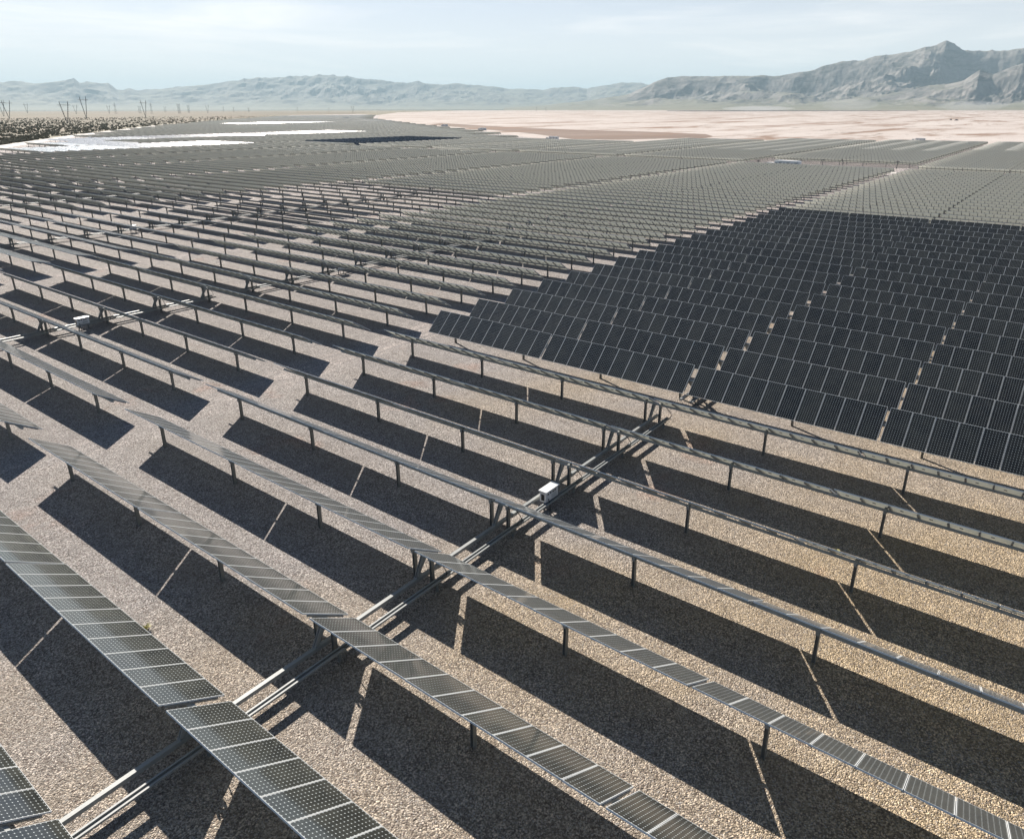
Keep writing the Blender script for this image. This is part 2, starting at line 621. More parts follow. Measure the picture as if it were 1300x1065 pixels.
def tilt(i, b):
    if b <= 0 and 6 <= i <= 23:
        return DARK
    if b == 2 and i <= 21:
        return FLATISH
    if b == 6 and 49 <= i <= 64:
        return STEEP
    if (b == 7 and 24 <= i <= 43) or (b == 9 and 32 <= i <= 76) or (b == 8 and 30 <= i <= 36):
        return R(-8 if i < 32 else -18 if i < 44 else -26 if i < 59 else -33)   # tilts picked group by group to mirror the sun towards the camera
    if b == 16 and 100 <= i <= 128:
        return GLARE  # this tilt too is set for sun glare
    if b == 17 and 150 <= i <= 172:
        return GLARE
    g = (b * 7 + (i // 18) * 13) % 5
    return NORMAL + R((-1.2, .6, 0, 1.4, -.6)[g]) * (0 if b <= 1 and i < 24 else 1)


trk = []
for b in range(-1, 42):
    for i in range(-6, 380):
        if not exists(i, b):
            continue
        x = X0 + i * DX
        vis, near = False, 1e9
        for s in np.linspace(-21.7, 21.7, 15):
            q = pix((x, YC + b * PY + s, 1.4))
            if q and -30 < q[0] < 1330 and 60 < q[1] < 1110:
                vis = True
                near = min(near, q[2])
        if vis:
            trk.append((near, i, b))
trk.sort()
N_FULL, N_IND = 120, 300

ORD = ['zeroth', 'first', 'second', 'third', 'fourth', 'fifth', 'sixth', 'seventh', 'eighth', 'ninth', 'tenth', 'eleventh', 'twelfth',
       'thirteenth', 'fourteenth', 'fifteenth', 'sixteenth', 'seventeenth', 'eighteenth', 'nineteenth', 'twentieth']
TENS = {2: 'twenty', 3: 'thirty', 4: 'forty', 5: 'fifty', 6: 'sixty', 7: 'seventy', 8: 'eighty', 9: 'ninety'}


def ordw(n):
    if n <= 20:
        return ORD[n]
    if n % 10 == 0:
        return TENS[n // 10][:-1] + 'ieth'
    return TENS[n // 10] + '-' + ORD[n % 10]


firsts = {}
for _, i, b in trk:
    firsts[b] = min(firsts.get(b, 999), i)


def label_of(i, b):
    if b == 0 and i < 6:
        if i == 5:
            return 'thin tracker row directly in front of the black panel group'
        return 'tracker row in front of the black panels, %s row toward the camera' % ordw(6 - i)
    if b == 0 and i <= 23:
        return 'black panel tracker row facing the camera, %s from the front' % ordw(i - 5)
    if b == 0:
        return 'grey tracker row behind the black panels, %s row past them' % ordw(i - 23)
    if b < 0:
        return 'tracker row in the far right column, %s row back' % ordw(i - firsts[b] + 1)
    look = 'flat' if tilt(i, b) == FLATISH else 'grey'
    return '%s tracker row, %s column left of the black panels, %s row back' % (look, ordw(b), ordw(i - firsts[b] + 1))


def group_of(i, b):
    if b == 0 and 6 <= i <= 23:
        return 'tracker rows of near-black panels facing the camera'
    if b == 2 and i <= 21:
        return 'tracker rows lying nearly flat'
    return 'solar tracker rows tilted away from the camera'


def rot(t):
    """frame of the tilted module plane; positive tilt faces +X"""
    return Matrix.Translation((0, 0, PZ)) @ Matrix.Rotation(t, 4, 'Y')


built = set()
for rank, (near, i, b) in enumerate(trk[:N_IND]):
    x, y, t = X0 + i * DX, YC + b * PY, tilt(i, b)
    t += R(random.uniform(-.8, .8))
    built.add((i, b))
    root = empty('solar_tracker', (x, y, 0))
    tag(root, label_of(i, b), 'solar tracker', group_of(i, b))
    link('torque_tube', ME_TUBE, root, rot(t))
    # the tube twists a little away from the drive
    tw = [t + R(random.gauss(0, .5) + .9 * (abs(s) > 10)) for s in SEC]
    if rank < N_FULL:
        for s, a in zip(SEC, tw):
            for k in range(10):
                Mx = rot(a + R(random.gauss(0, .1))) @ Matrix.Translation((0, s + (k - 4.5) * MP, NO))
                link('solar_panel', ME_MOD, root, Mx)
        for py in POSTS:
            lean = Matrix.Rotation(R(random.gauss(0, .5)), 4, 'X')
            p = link('post', ME_POST, root, Matrix.Translation((0, py, 0)) @ lean)
            link('bearing', ME_BEAR, p, Matrix.Translation((0, 0, PZ)))
        link('torque_arm', ME_ARM, root, rot(t) @ Matrix.Translation((0, .15, 0)))
        link('cable', ME_CABLE, root)
    else:
        for s, a in zip(SEC, tw):
            link('panel_section', ME_SEC, root, rot(a) @ Matrix.Translation((0, s, NO)))
        for py in POSTS:
            link('post', ME_POSTS, root, Matrix.Translation((0, py, 0)))

# everything farther off: one object, far past the 300 that show largest
def far_field():
    tb = MB()
    hx, L = MW / 2, 5.33
    rotv = []                     # vertices that turn with the tilt
    for s in SEC:
        n = len(tb.v)
        v = [(-hx, s - L, NO), (hx, s - L, NO), (hx, s + L, NO), (-hx, s + L, NO)]
        tb.quad(v, 1, [(0, 0), (1, 0), (1, 10), (0, 10)])
        tb.box(-hx, hx, s - L, s + L, NO - .045, NO - .001, 0, skip='tb')
        for k in range(11):
            yy = s - L + k * MP
            tb.box(-.9, .9, yy - .04, yy + .04, NO - .11, NO - .031, 3, skip='t')
    tb.box(-.06, .06, -21.7, 21.7, -.06, .06, 4)
    nrot = len(tb.v)
    for py in POSTS:
        tb.box(-.075, .075, py - .055, py + .055, -PZ - .1, -.06, 5, skip='tb')
    V = np.array(tb.v, dtype=np.float32)
    lens = np.array([len(f) for f in tb.f])
    F = np.array([q for f in tb.f for q in f], dtype=np.int32)
    UV = np.array(tb.uv, dtype=np.float32)
    MI = np.array(tb.m, dtype=np.int32)
    items = [(i, b) for _, i, b in trk if (i, b) not in built]
    n = len(items)
    out = np.empty((n, len(V), 3), np.float32)
    for k, (i, b) in enumerate(items):
        a = tilt(i, b) + R(random.gauss(0, .5))
        c, s = math.cos(a), math.sin(a)
        w = V.copy()
        X, Z = V[:nrot, 0].copy(), V[:nrot, 2].copy()
        w[:nrot, 0] = X * c + Z * s
        w[:nrot, 2] = -X * s + Z * c
        w += np.array((X0 + i * DX, YC + b * PY, PZ), np.float32)
        out[k] = w
    me = bpy.data.meshes.new('distant_solar_trackers')
    me.vertices.add(n * len(V))
    me.vertices.foreach_set('co', out.ravel())
    me.loops.add(n * len(F))
    me.loops.foreach_set('vertex_index', (F[None, :] + (np.arange(n, dtype=np.int32) * len(V))[:, None]).ravel())
    me.polygons.add(n * len(lens))
    st = np.concatenate([[0], np.cumsum(lens)[:-1]])
    me.polygons.foreach_set('loop_start', (st[None, :] + (np.arange(n) * len(F))[:, None]).ravel().astype(np.int32))
    me.polygons.foreach_set('material_index', np.tile(MI, n))
    uvl = me.uv_layers.new(name='UVMap')
    uvl.data.foreach_set('uv', np.tile(UV.ravel(), n))
    for x in (M_FRAME, M_FRONT, M_BACK, M_RAIL, M_STEEL, M_POST):
        me.materials.append(x)
    me.update(calc_edges=True)
    me.validate()
    o = link('distant_solar_trackers', me)
    tag(o, 'thousands of tiny grey solar tracker rows filling the plain into the distance', 'solar trackers', kind='stuff')
    print('far trackers', n, 'faces', len(me.polygons))


far_field()

# ------------------------------------------------------------------ drive linkages and motor boxes
def linkage(b, i0, i1, label):
    xa, xb = X0 + i0 * DX - 1.2, X0 + i1 * DX + .5
    root = empty('drive_linkage', (xa, YC + b * PY, 0))
    tag(root, label, 'drive linkage', 'drive rods and cable trays running under the tracker rows')
    rod = MB()
    rod.box(0, xb - xa, .05, .19, .36, .50)
    k = 0
    x = 2.0
    while x < xb - xa:                               # joint sleeves
        rod.box(x - .18, x + .18, .035, .205, .345, .515)
        x += DX
    link('drive_rod', rod.mesh('drive_rod', [M_ROD]), root)
    tray = MB()
    tray.box(0, xb - xa, -.66, -.60, .40, .47)
    tray.box(0, xb - xa, -.50, -.44, .40, .47)
    tray.box(0, xb - xa, -.60, -.50, .405, .42, 1)
    link('cable_tray', tray.mesh('cable_tray', [M_ROD, M_RAIL]), root)
    x = 1.1
    while x < xb - xa:
        s = MB()
        s.box(x - .03, x + .03, -.60, -.50, -.1, .399)
        s.box(x - .05, x + .05, -.70, -.40, .36, .399)
        link('tray_stand', s.mesh('tray_stand', [M_POST]), root)
        x += DX
    return root


linkage(0, -3, 5, 'bright rod and cable tray running from the bottom edge up to the near-black panels')
linkage(0, 6, 23, 'drive rod and cable tray hidden beneath the near-black panels')
linkage(1, -1, 5, 'bright rod and cable tray crossing the foreground rows at the far left edge')
linkage(1, 6, 23, 'bright rod and cable tray beyond the white box at centre left')
linkage(2, 2, 21, 'drive rod and cable tray under the flat-lying tracker rows at upper left')
linkage(3, 8, 26, 'distant drive rod and cable tray left of the flat-lying rows')
linkage(0, 24, 45, 'dark drive rod line through the grey-backed rows beyond the near-black panels')
linkage(1, 24, 45, 'drive rod line through grey-backed rows before the white inverter building')


def motor_box(x, b, label):
    root = empty('motor_box', (x, YC + b * PY - .35, 0))
    tag(root, label, 'control box', 'white drive motor boxes beside the cable trays')
    h = MB()
    h.box(-.48, .48, -.17, .17, .48, .98)
    link('housing', h.mesh('housing', [M_WHITE]), root)
    l = MB()
    l.box(-.53, .53, -.22, .22, .981, 1.03)
    link('lid', l.mesh('lid', [M_WHITE]), root)
    for (vx, vz) in ((-.30, .84), (-.12, .86), (.08, .84), (.24, .86)):
        v = MB()
        v.box(vx - .05, vx + .05, -.18, -.171, vz - .035, vz + .035)
        link('vent', v.mesh('vent', [M_DARKGAP]), root)
    v = MB()
    v.box(-.49, -.481, -.08, .08, .55, .85)
    link('side_grille', v.mesh('side_grille', [M_DARKGAP]), root)
    v = MB()
    v.box(-.05, .35, -.178, -.171, .56, .74)
    link('door_panel', v.mesh('door_panel', [M_GREYBOX]), root)
    s = MB()
    for sx in (-.36, .36):
        s.box(sx - .035, sx + .035, -.035, .035, -.2, .48)
    link('stand', s.mesh('stand', [M_POST]), root)
    c = MB()
    c.tube([(-.3, -.19, .62), (-.34, -.27, .45), (-.32, -.30, .25), (-.26, -.26, .0)], .022, 6)
    link('cable', c.mesh('cable', [M_CABLE]), root)


motor_box(23.75, 0, 'white vented motor box on the cable tray at the centre of the photo')
motor_box(23.6, 1, 'white vented motor box on the cable tray near the left edge')
motor_box(50.6, 1, 'white motor box half hidden behind grey-backed rows, left of the near-black panels')
motor_box(50.6, 2, 'small white motor box among the flat-lying rows at the upper left')

# ------------------------------------------------------------------ inverter stations, posts, vehicles
def station(px, py, rz, label, ln=7.2, grp='white inverter stations scattered over the field', z=0, sc=1.0):
    p = ground(px, py)
    root = empty('inverter_station', (p.x, p.y, z), rz)
    tag(root, label, 'inverter station', grp)
    root.scale = (sc, sc, sc)
    q = MB()
    q.box(-1.5, 1.5, -ln / 2 - .3, ln / 2 + .3, -.3, .15)
    link('concrete_pad', q.mesh('concrete_pad', [M_CONC]), root)
    w = MB()
    w.box(-1.15, 1.15, -ln / 2, ln / 2, .152, 2.45)
    link('enclosure', w.mesh('enclosure', [M_WHITE]), root)
    r = MB()
    r.box(-1.25, 1.25, -ln / 2 - .1, ln / 2 + .1, 2.452, 2.58)
    r.box(-.9, .9, -ln / 2 + .4, ln / 2 - .4, 2.58, 2.66)
    link('roof', r.mesh('roof', [M_WHITE]), root)
    n = int(ln / 1.2)
    for k in range(n):
        y = -ln / 2 + (k + .5) * ln / n
        for sx in (-1, 1):
            d = MB()
            xa, xb = sorted((sx * 1.152, sx * 1.18))
            d.box(xa, xb, y - .52, y + .52, .3, 2.25)
            dd = link('door', d.mesh('door', [M_WHITE if k % 2 else M_GREYBOX]), root)
            v = MB()
            xa, xb = sorted((sx * 1.182, sx * 1.19))
            for j in range(5):
                v.box(xa, xb, y - .35, y + .35, 1.55 + j * .1, 1.6 + j * .1)
            link('louvre', v.mesh('louvre', [M_DARKGAP]), dd)
    t = MB()
    t.box(-1.0, 1.0, ln / 2 + .8, ln / 2 + 2.6, .0, 1.9)
    for k in range(6):
        t.box(1.0, 1.35, ln / 2 + .9 + k * .28, ln / 2 + 1.0 + k * .28, .4, 1.6)
    link('transformer', t.mesh('transformer', [M_GREYBOX]), root)


station(999, 216, R(-8), 'long white inverter building in the open yard beyond the nearest columns')
station(703, 178, R(0), 'white inverter building at the rust-coloured soil, right of the far near-black patch', 8, sc=.75)
station(1168, 179.5, R(0), 'low white inverter building on the far right edge of the field by pale sand', 8, sc=.6)
station(613, 165.5, R(0), 'tiny white inverter building at the foot of the rust-coloured soil', 9, sc=.7)
station(565, 160.5, R(0), 'smallest white inverter building where the pale sand begins', 9, sc=.7)
station(440, 151.5, R(10), 'tiny white building at the far end of the solar field', 12)


def yard_post(px, py, h, label):
    p = ground(px, py)
    root = empty('yard_pole', (p.x, p.y, 0))
    tag(root, label, 'pole', 'steel poles around the inverter yard')
    b = MB()
    b.tube([(0, 0, -.3), (0, 0, h)], .09, 8)
    link('pole', b.mesh('pole', [M_PYLON]), root)
    b = MB()
    b.box(-.08, .08, -.6, .6, h - .35, h - .2)
    link('crossarm', b.mesh('crossarm', [M_PYLON]), root)


for k, (px, py, h, w) in enumerate([(1043, 217, 3.2, 'right after the white building'), (1016, 212, 2.2, 'at the right end of the white building'),
                                    (962, 214, 2.4, 'left of the white building'), (1138, 215, 2.4, 'at the right corner of the open yard')]):
    yard_post(px, py, h, 'dark steel pole in the inverter yard, ' + w)


def pickup(px, py, rz, paint, label, s=1.0):
    p = ground(px, py)
    root = empty('pickup_truck', (p.x, p.y, 0), rz)
    tag(root, label, 'truck')
    b = MB()
    prof = [(-2.8, .45), (2.75, .45), (2.8, .95), (1.35, 1.12), (.75, 1.85), (-.75, 1.88), (-.95, 1.15), (-2.8, 1.15)]
    n = len(prof)
    for sy in (-.95, .95):
        b.v += [(x, sy * (0.86 if z > 1.5 else 1), z) for x, z in prof]
    b.f.append(tuple(range(n)))
    b.f.append(tuple(range(2 * n - 1, n - 1, -1)))
    for k in range(n):
        b.f.append((k, k + n, (k + 1) % n + n, (k + 1) % n)[::-1])
    b.m += [0] * (n + 2)
    b.uv += [(0, 0)] * (2 * n + 4 * n)
    link('body', b.mesh('body', [paint]), root)
    g = MB()
    g.quad([(1.31, -.80, 1.20), (.80, -.74, 1.78), (.80, .74, 1.78), (1.31, .80, 1.20)][::-1])
    o = link('windscreen', g.mesh('windscreen', [M_GLASS]), root)
    o.location = (.03, 0, .02)
    for sy in (-1, 1):
        g = MB()
        g.quad([(1.05, sy * .935, 1.2), (.70, sy * .862, 1.76), (-.68, sy * .862, 1.78), (-.84, sy * .93, 1.2)])
        link('side_window', g.mesh('side_window', [M_GLASS]), root)
    for wx in (-1.8, 1.8):
        for sy in (-1, 1):
            w = MB()
            ring = [(wx + .40 * math.cos(a), .40 + .40 * math.sin(a)) for a in np.linspace(0, 2 * math.pi, 19)[:-1]]
            y0, y1 = sorted((sy * .74, sy * 1.0))
            for yy, rv in ((y0, False), (y1, True)):
                q = [(x, yy, z) for x, z in ring]
                w.quad(q[::-1] if rv else q)
            for k in range(18):
                a, c = ring[k], ring[(k + 1) % 18]
                w.quad([(a[0], y0, a[1]), (a[0], y1, a[1]), (c[0], y1, c[1]), (c[0], y0, c[1])])
            link('wheel', w.mesh('wheel', [M_RUBBER]), root)
    for sy in (-.8, .8):
        q = MB()
        q.box(-2.84, -2.8, sy - .08, sy + .08, .75, 1.05)
        link('tail_lamp', q.mesh('tail_lamp', [M_TAIL]), root)
    return root


pickup(115, 178.5, R(55), M_TRUCKW, 'white pickup truck parked on the pale ground at the left edge of the field')
pickup(1207, 153, R(20), M_TRUCKD, 'dark vehicle alone on the pale sand, left of a pair at right')
pickup(1214, 153.5, R(50), M_TRUCKD, 'dark vehicle alone on the pale sand, right of a pair at right')

def weed(px, py, s, label):
    g = ground(px, py)
    b = MB()
    for k in range(60):
        a, q = random.uniform(0, 6.283), random.uniform(.2, 1)
        tip = Vector((math.cos(a) * q * s * .6, math.sin(a) * q * s * .6, s * random.uniform(.1, .45)))
        base = tip * random.uniform(0, .3)
        base.z = -.02
        w = Vector((-math.sin(a), math.cos(a), 0)) * s * .035
        mid = (base + tip) / 2 + Vector((0, 0, s * .1))
        b.quad([base - w, base + w, mid + w * 1.5, mid - w * 1.5])
        b.quad([mid - w * 1.5, mid + w * 1.5, tip])
    t = NT('dry_weed_leaf')
    t.base((.50, .46, .22, 1), .8, 0, .2)
    o = link('weed', b.mesh('weed', [t.mat]))
    o.location = (g.x, g.y, 0)
    tag(o, label, 'weed', 'dry weeds growing in the gravel')


weed(185, 799, .42, 'small yellow green weed in the gravel strip at lower left')
weed(1062, 700, .25, 'tiny dry weed on the tan gravel at right')
weed(420, 640, .22, 'tiny dry weed on the gravel left of centre')

# ------------------------------------------------------------------ pylons
def vtower(px, py, top, label, kind='v', w=None):
    p = ground(px, py)
    d = (p - Vector((0, 0, 0))).length
    q = pix((p.x, p.y, 0))
    H = (py - top) / F_PX * q[2]
    root = empty('transmission_tower', (p.x, p.y, 0), R(random.uniform(20, 55)) + math.atan2(p.y, p.x))
    tag(root, label, 'pylon', 'power line towers on the desert plain at left')
    W = w or H * .34
    r = max(.09, H * .0045)

    def lattice(b, a, c, w0, w1, n):
        a, c = Vector(a), Vector(c)
        dd = (c - a).normalized()
        u = Vector((1, 0, 0))
        v = dd.cross(u).normalized()
        prev = None
        for k in range(n + 1):
            f = k / n
            ww = w0 + (w1 - w0) * f
            o = a + (c - a) * f
            cs = [o + (u * sx + v * sy) * ww / 2 for sx, sy in ((-1, -1), (1, -1), (1, 1), (-1, 1))]
            if prev:
                for j in range(4):
                    b.bar(prev[j], cs[j], r)
                    b.bar(prev[j], cs[(j + 1) % 4], r * .7)
            prev = cs
    if kind == 'v':
        for s in (-1, 1):
            b = MB()
            lattice(b, (0, s * .3, 0), (0, s * W * .62, H * .86), .5, .8, 9)
            lattice(b, (0, s * W * .62, H * .86), (0, s * W * .66, H), .8, .2, 2)
            link('mast', b.mesh('mast', [M_PYLON]), root)
        b = MB()
        lattice(b, (0, -W, H * .84), (0, W, H * .84), .9, .9, 12)
        link('crossarm', b.mesh('crossarm', [M_PYLON]), root)
        for s in (-1, 0, 1):
            b = MB()
            b.bar((0, s * W * .93, H * .83), (0, s * W * .93, H * .74), r * .8)
            link('insulator', b.mesh('insulator', [M_GREYBOX]), root)
    elif kind == 'h':
        for s in (-1, 0, 1):
            b = MB()
            lattice(b, (0, s * W * .5, 0), (0, s * W * .5, H * (1 if s else .9)), .9, .5, 9)
            link('mast', b.mesh('mast', [M_PYLON]), root)
        b = MB()
        lattice(b, (0, -W * .8, H * .88), (0, W * .8, H * .88), .9, .9, 8)
        link('crossarm', b.mesh('crossarm', [M_PYLON]), root)
    else:
        b = MB()
        lattice(b, (0, 0, 0), (0, 0, H), H * .16, .6, 9)
        link('mast', b.mesh('mast', [M_PYLON]), root)
        for hh in (.7, .84):
            b = MB()
            lattice(b, (0, -W * .6, H * hh), (0, W * .6, H * hh), .6, .6, 6)
            link('crossarm', b.mesh('crossarm', [M_PYLON]), root)


TOW = [(5, 148, 128.5, 'v', 'second', 'V-shaped pylon at the very left edge of the photo'),
       (12, 151, 129, 'v', '', 'V-shaped pylon just inside the left edge, right beside the outermost one'),
       (35, 144, 132, 'v', '', 'thin V-shaped pylon standing alone near the left edge'),
       (86, 157, 131, 'v', '', 'nearest dark V-shaped pylon, its foot lowest among the scrub'),
       (97, 145, 134, 'v', '', 'faint small pylon between the two tallest V-shaped ones'),
       (110, 151, 124.5, 'v', '', 'tallest V-shaped pylon with a wide crossarm at upper left'),
       (139, 144.5, 134.5, 'v', '', 'small pylon just left of a single slim mast'),
       (147.5, 145, 131.5, 'm', '', 'single slim lattice mast right of the tall V-shaped pylons'),
       (185, 149, 129, 'v', '', 'dark pylon with a broad crossarm above the far end of the pale strips'),
       (193, 145, 132, 'm', '', 'slim leaning mast right beside a dark broad pylon'),
       (178, 144, 135.5, 'h', '', 'faint small pylon left beside a dark broad pylon'),
       (228, 144.5, 132.5, 'h', '', 'portal pylon of three legs under one wide crossarm'),
       (240, 143.6, 134.5, 'h', '', 'faint portal pylon just right of a larger portal pylon'),
       (264, 144, 134, 'v', '', 'small V-shaped pylon standing alone between portal pylons'),
       (284, 142.8, 136, 'm', '', 'tiny mast right of the small lone V-shaped pylon'),
       (297, 142.8, 136.3, 'm', '', 'tiny mast where the scrub band narrows'),
       (210, 142.8, 136, 'h', '', 'tiny faint portal pylon left of the three-legged one'),
       (316, 142.5, 137, 'h', '', 'tiny pylon at the far corner of the scrub'),
       (378, 143, 136.5, 'm', '', 'tiny mast above the far left end of the solar field'),
       (448, 143.2, 135.5, 'v', '', 'tiny V-shaped pylon above the tiny far white building'),
       (418, 142.6, 137, 'm', '', 'tiny mast just left of the tiny V-shaped pylon at centre left'),
       (681, 142, 136.5, 'm', '', 'tiny mast at the centre of the horizon, left of a pair'),
       (693, 142, 136.5, 'm', '', 'tiny mast at the centre of the horizon, right of a pair')]
for px, py, top, kd, _, lb in TOW:
    vtower(px, py, top, lb, kd)

# ------------------------------------------------------------------ desert shrubs
def shrubs():
    t = NT('shrub_leaves')
    p = t.pos()
    n = t.noise(p, .15, 3)
    k = t.noise(p, 4.0, 3)
    t.base(t.mix(t.math('MULTIPLY_ADD', n, .6, t.math('MULTIPLY', k, .4)), (.13, .12, .07, 1), (.22, .19, .12, 1)), .9, 0, .2)
    V, F = [], []
    cnt = 0
    tries = 0
    while cnt < 4200 and tries < 120000:
        tries += 1
        px = random.uniform(-20, 520)
        py = random.uniform(143.5, 188)
        g = ground(px, py)
        lim = lx([(-60, 118), (20, 222)] + LEFT, g.y)
        if lim is None or g.x > lim - 8 or g.y > 1700:
            continue
        dd = math.hypot(g.x, g.y)
        # clumped
        if mnoise.noise((g.x / 14, g.y / 14, 0)) < -.02:
            continue
        if dd > 700 and random.random() < .25:
            continue
        cnt += 1
        nb = 5 if dd < 600 else 3
        s = random.uniform(.35, .85) * (1.0 if dd < 700 else 1.4)
        for _ in range(nb):
            ox, oy = g.x + random.gauss(0, s * .45), g.y + random.gauss(0, s * .45)
            h = s * random.uniform(.6, 1.1)
            r = s * random.uniform(.35, .7)
            n0 = len(V)
            m_ = 5
            a0 = random.uniform(0, 6.28)
            for lv, (rr, zz) in enumerate(((.35, -.2), (1.0, .55 * h), (.55, .9 * h))):
                for j in range(m_):
                    a = a0 + j * 6.283 / m_ + lv * .5
                    q = r * rr * random.uniform(.6, 1.25)
                    V.append((ox + q * math.cos(a), oy + q * math.sin(a), zz * random.uniform(.85, 1.15) if lv else -.25))
            V.append((ox, oy, h * 1.05))
            for lv in range(2):
                for j in range(m_):
                    a, b_ = n0 + lv * m_ + j, n0 + lv * m_ + (j + 1) % m_
                    F.append((a, b_, b_ + m_, a + m_))
            for j in range(m_):
                F.append((n0 + 2 * m_ + j, n0 + 2 * m_ + (j + 1) % m_, n0 + 3 * m_))
    me = bpy.data.meshes.new('desert_shrubs')
    me.from_pydata(V, [], F)
    me.materials.append(t.mat)
    o = link('desert_shrubs', me)
    tag(o, 'dark olive desert scrub covering the plain left of the solar field', 'shrubs', kind='stuff')
    print('shrubs', cnt)


shrubs()

# ------------------------------------------------------------------ mountains
def rock_mat(name, a, b, dark):
    t = NT(name)
    p = t.pos()
    geo = t.new('ShaderNodeNewGeometry')
    n = t.noise(t.mapping(p, (.0016, .0016, .004)), 1.0, 8, .72, .6)
    k = t.noise(t.mapping(p, (.004, .004, .006)), 1.0, 6, .7)
    sp = t.new('ShaderNodeSeparateXYZ')
    t.set(sp.inputs[0], geo.outputs['Normal'])
    col = t.mix(t.math('MULTIPLY_ADD', k, 2.2, -.6, clamp=True), a, b)
    col = t.mix(t.math('MULTIPLY', t.math('MULTIPLY_ADD', n, 8, -3.9, clamp=True), .85), col, dark)
    flat = t.math('MULTIPLY_ADD', sp.outputs[2], 14, -13.2, clamp=True)
    col = t.mix(flat, col, (.22, .21, .14, 1))
    return t.base(col, .95, 0, .2)


M_ROCK = rock_mat('desert_rock', (.12, .115, .11, 1), (.34, .30, .27, 1), (.045, .045, .045, 1))
M_ROCKF = rock_mat('far_rock', (.18, .16, .14, 1), (.28, .25, .22, 1), (.13, .12, .11, 1))

RIDGE_FAR = [(-160, 106), (-60, 105), (0, 103), (20, 101), (45, 104), (60, 102), (85, 101), (93, 98), (100, 104), (110, 102), (138, 105), (148, 113), (157, 114),
             (163, 111), (175, 114), (200, 112), (235, 108), (270, 106), (290, 102), (325, 97), (350, 98), (370, 95), (415, 93), (440, 95), (462, 99),
             (480, 100), (500, 103), (520, 104), (530, 102), (545, 106), (580, 105), (620, 108), (640, 111), (670, 112), (690, 114), (700, 111), (735, 109),
             (745, 112), (752, 110), (770, 106), (790, 104), (815, 104), (822, 106), (850, 109), (900, 112), (1000, 118), (1100, 124), (1200, 130)]
RIDGE_MID = [(640, 137), (690, 134), (760, 126), (800, 118), (822, 108), (830, 103), (848, 97), (870, 96), (905, 96), (940, 95), (975, 95), (1000, 92), (1025, 89), (1035, 87), (1045, 82),
             (1070, 77), (1090, 73), (1100, 70), (1130, 66), (1160, 62), (1175, 58), (1185, 56), (1202, 51), (1212, 55), (1225, 62), (1250, 63), (1280, 63),
             (1300, 60), (1360, 66), (1450, 80), (1560, 100)]
RIDGE_NEAR = [(900, 137), (1000, 133.0), (1060, 128), (1110, 122), (1150, 116), (1180, 108), (1200, 107), (1225, 100), (1245, 86), (1262, 92), (1285, 84), (1300, 78), (1340, 82), (1400, 92), (1500, 110)]


def frac(x, y, oct_=6):
    s, a, f = 0, 1, 1
    for k in range(oct_):
        s += a * (1 - abs(mnoise.noise((x * f + 13.1 * k, y * f, 3.7 * k))) * 2.2)
        a *= .5
        f *= 2.03
    return s / 2


def massif(name, ridge, dist, d0, d1, mat, amp, label, nu=520, nv=90, fans=0.0, sc=1.0):
    xs = [p[0] for p in ridge]
    ys = [p[1] for p in ridge]
    V, F = [], []
    for iu in range(nu):
        px = xs[0] + (xs[-1] - xs[0]) * iu / (nu - 1)
        py = float(np.interp(px, xs, ys))
        v = fwd + rgt * ((px - 650) / F_PX) + up * ((487.5 - py) / F_PX)
        hl = math.hypot(v.x, v.y)
        dx_, dy_ = v.x / hl, v.y / hl
        Hr = max(0, CAM_H + v.z / hl * dist)
        for iv in range(nv):
            tt = iv / (nv - 1)
            r = d0 + (d1 - d0) * tt
            x, y = dx_ * r, dy_ * r
            tr = (dist - d0) / (d1 - d0)
            if tt <= tr:
                q = tt / tr
                prof = fans * q * .9 + (1 - fans * .9) * max(0, (q - .25) / .75) ** 1.7
            else:
                q = (1 - tt) / (1 - tr)
                prof = q ** 1.3
            f = frac(x / (2600 * sc), y / (2600 * sc))
            mod = (1 - math.exp(-((tt - tr) / .07) ** 2)) * math.sin(math.pi * min(1, tt * 1.02)) ** .6
            h = Hr * prof * (1 + amp * (f - .9) * mod) + Hr * .085 * (frac(x / 620, y / 620, 5) - .9) * min(1, prof * 3)
            V.append((x, y, max(h, -1) if 0 < iv < nv - 1 else -3.0))
    for iu in range(nu - 1):
        for iv in range(nv - 1):
            a = iu * nv + iv
            F.append((a, a + nv, a + nv + 1, a + 1))
    me = bpy.data.meshes.new(name)
    me.from_pydata(V, [], F)
    me.materials.append(mat)
    o = link(name, me)
    return tag(o, kind='structure')


massif('far_mountains', RIDGE_FAR, 27000, 17000, 33000, M_ROCKF, .55, '', 560, 80, .25)
massif('mountain_range', RIDGE_MID, 14500, 7500, 19500, M_ROCK, 1.15, '', 760, 150, .22)
massif('foothills', RIDGE_NEAR, 11500, 7000, 14000, M_ROCK, 1.2, '', 420, 110, .3, .6)

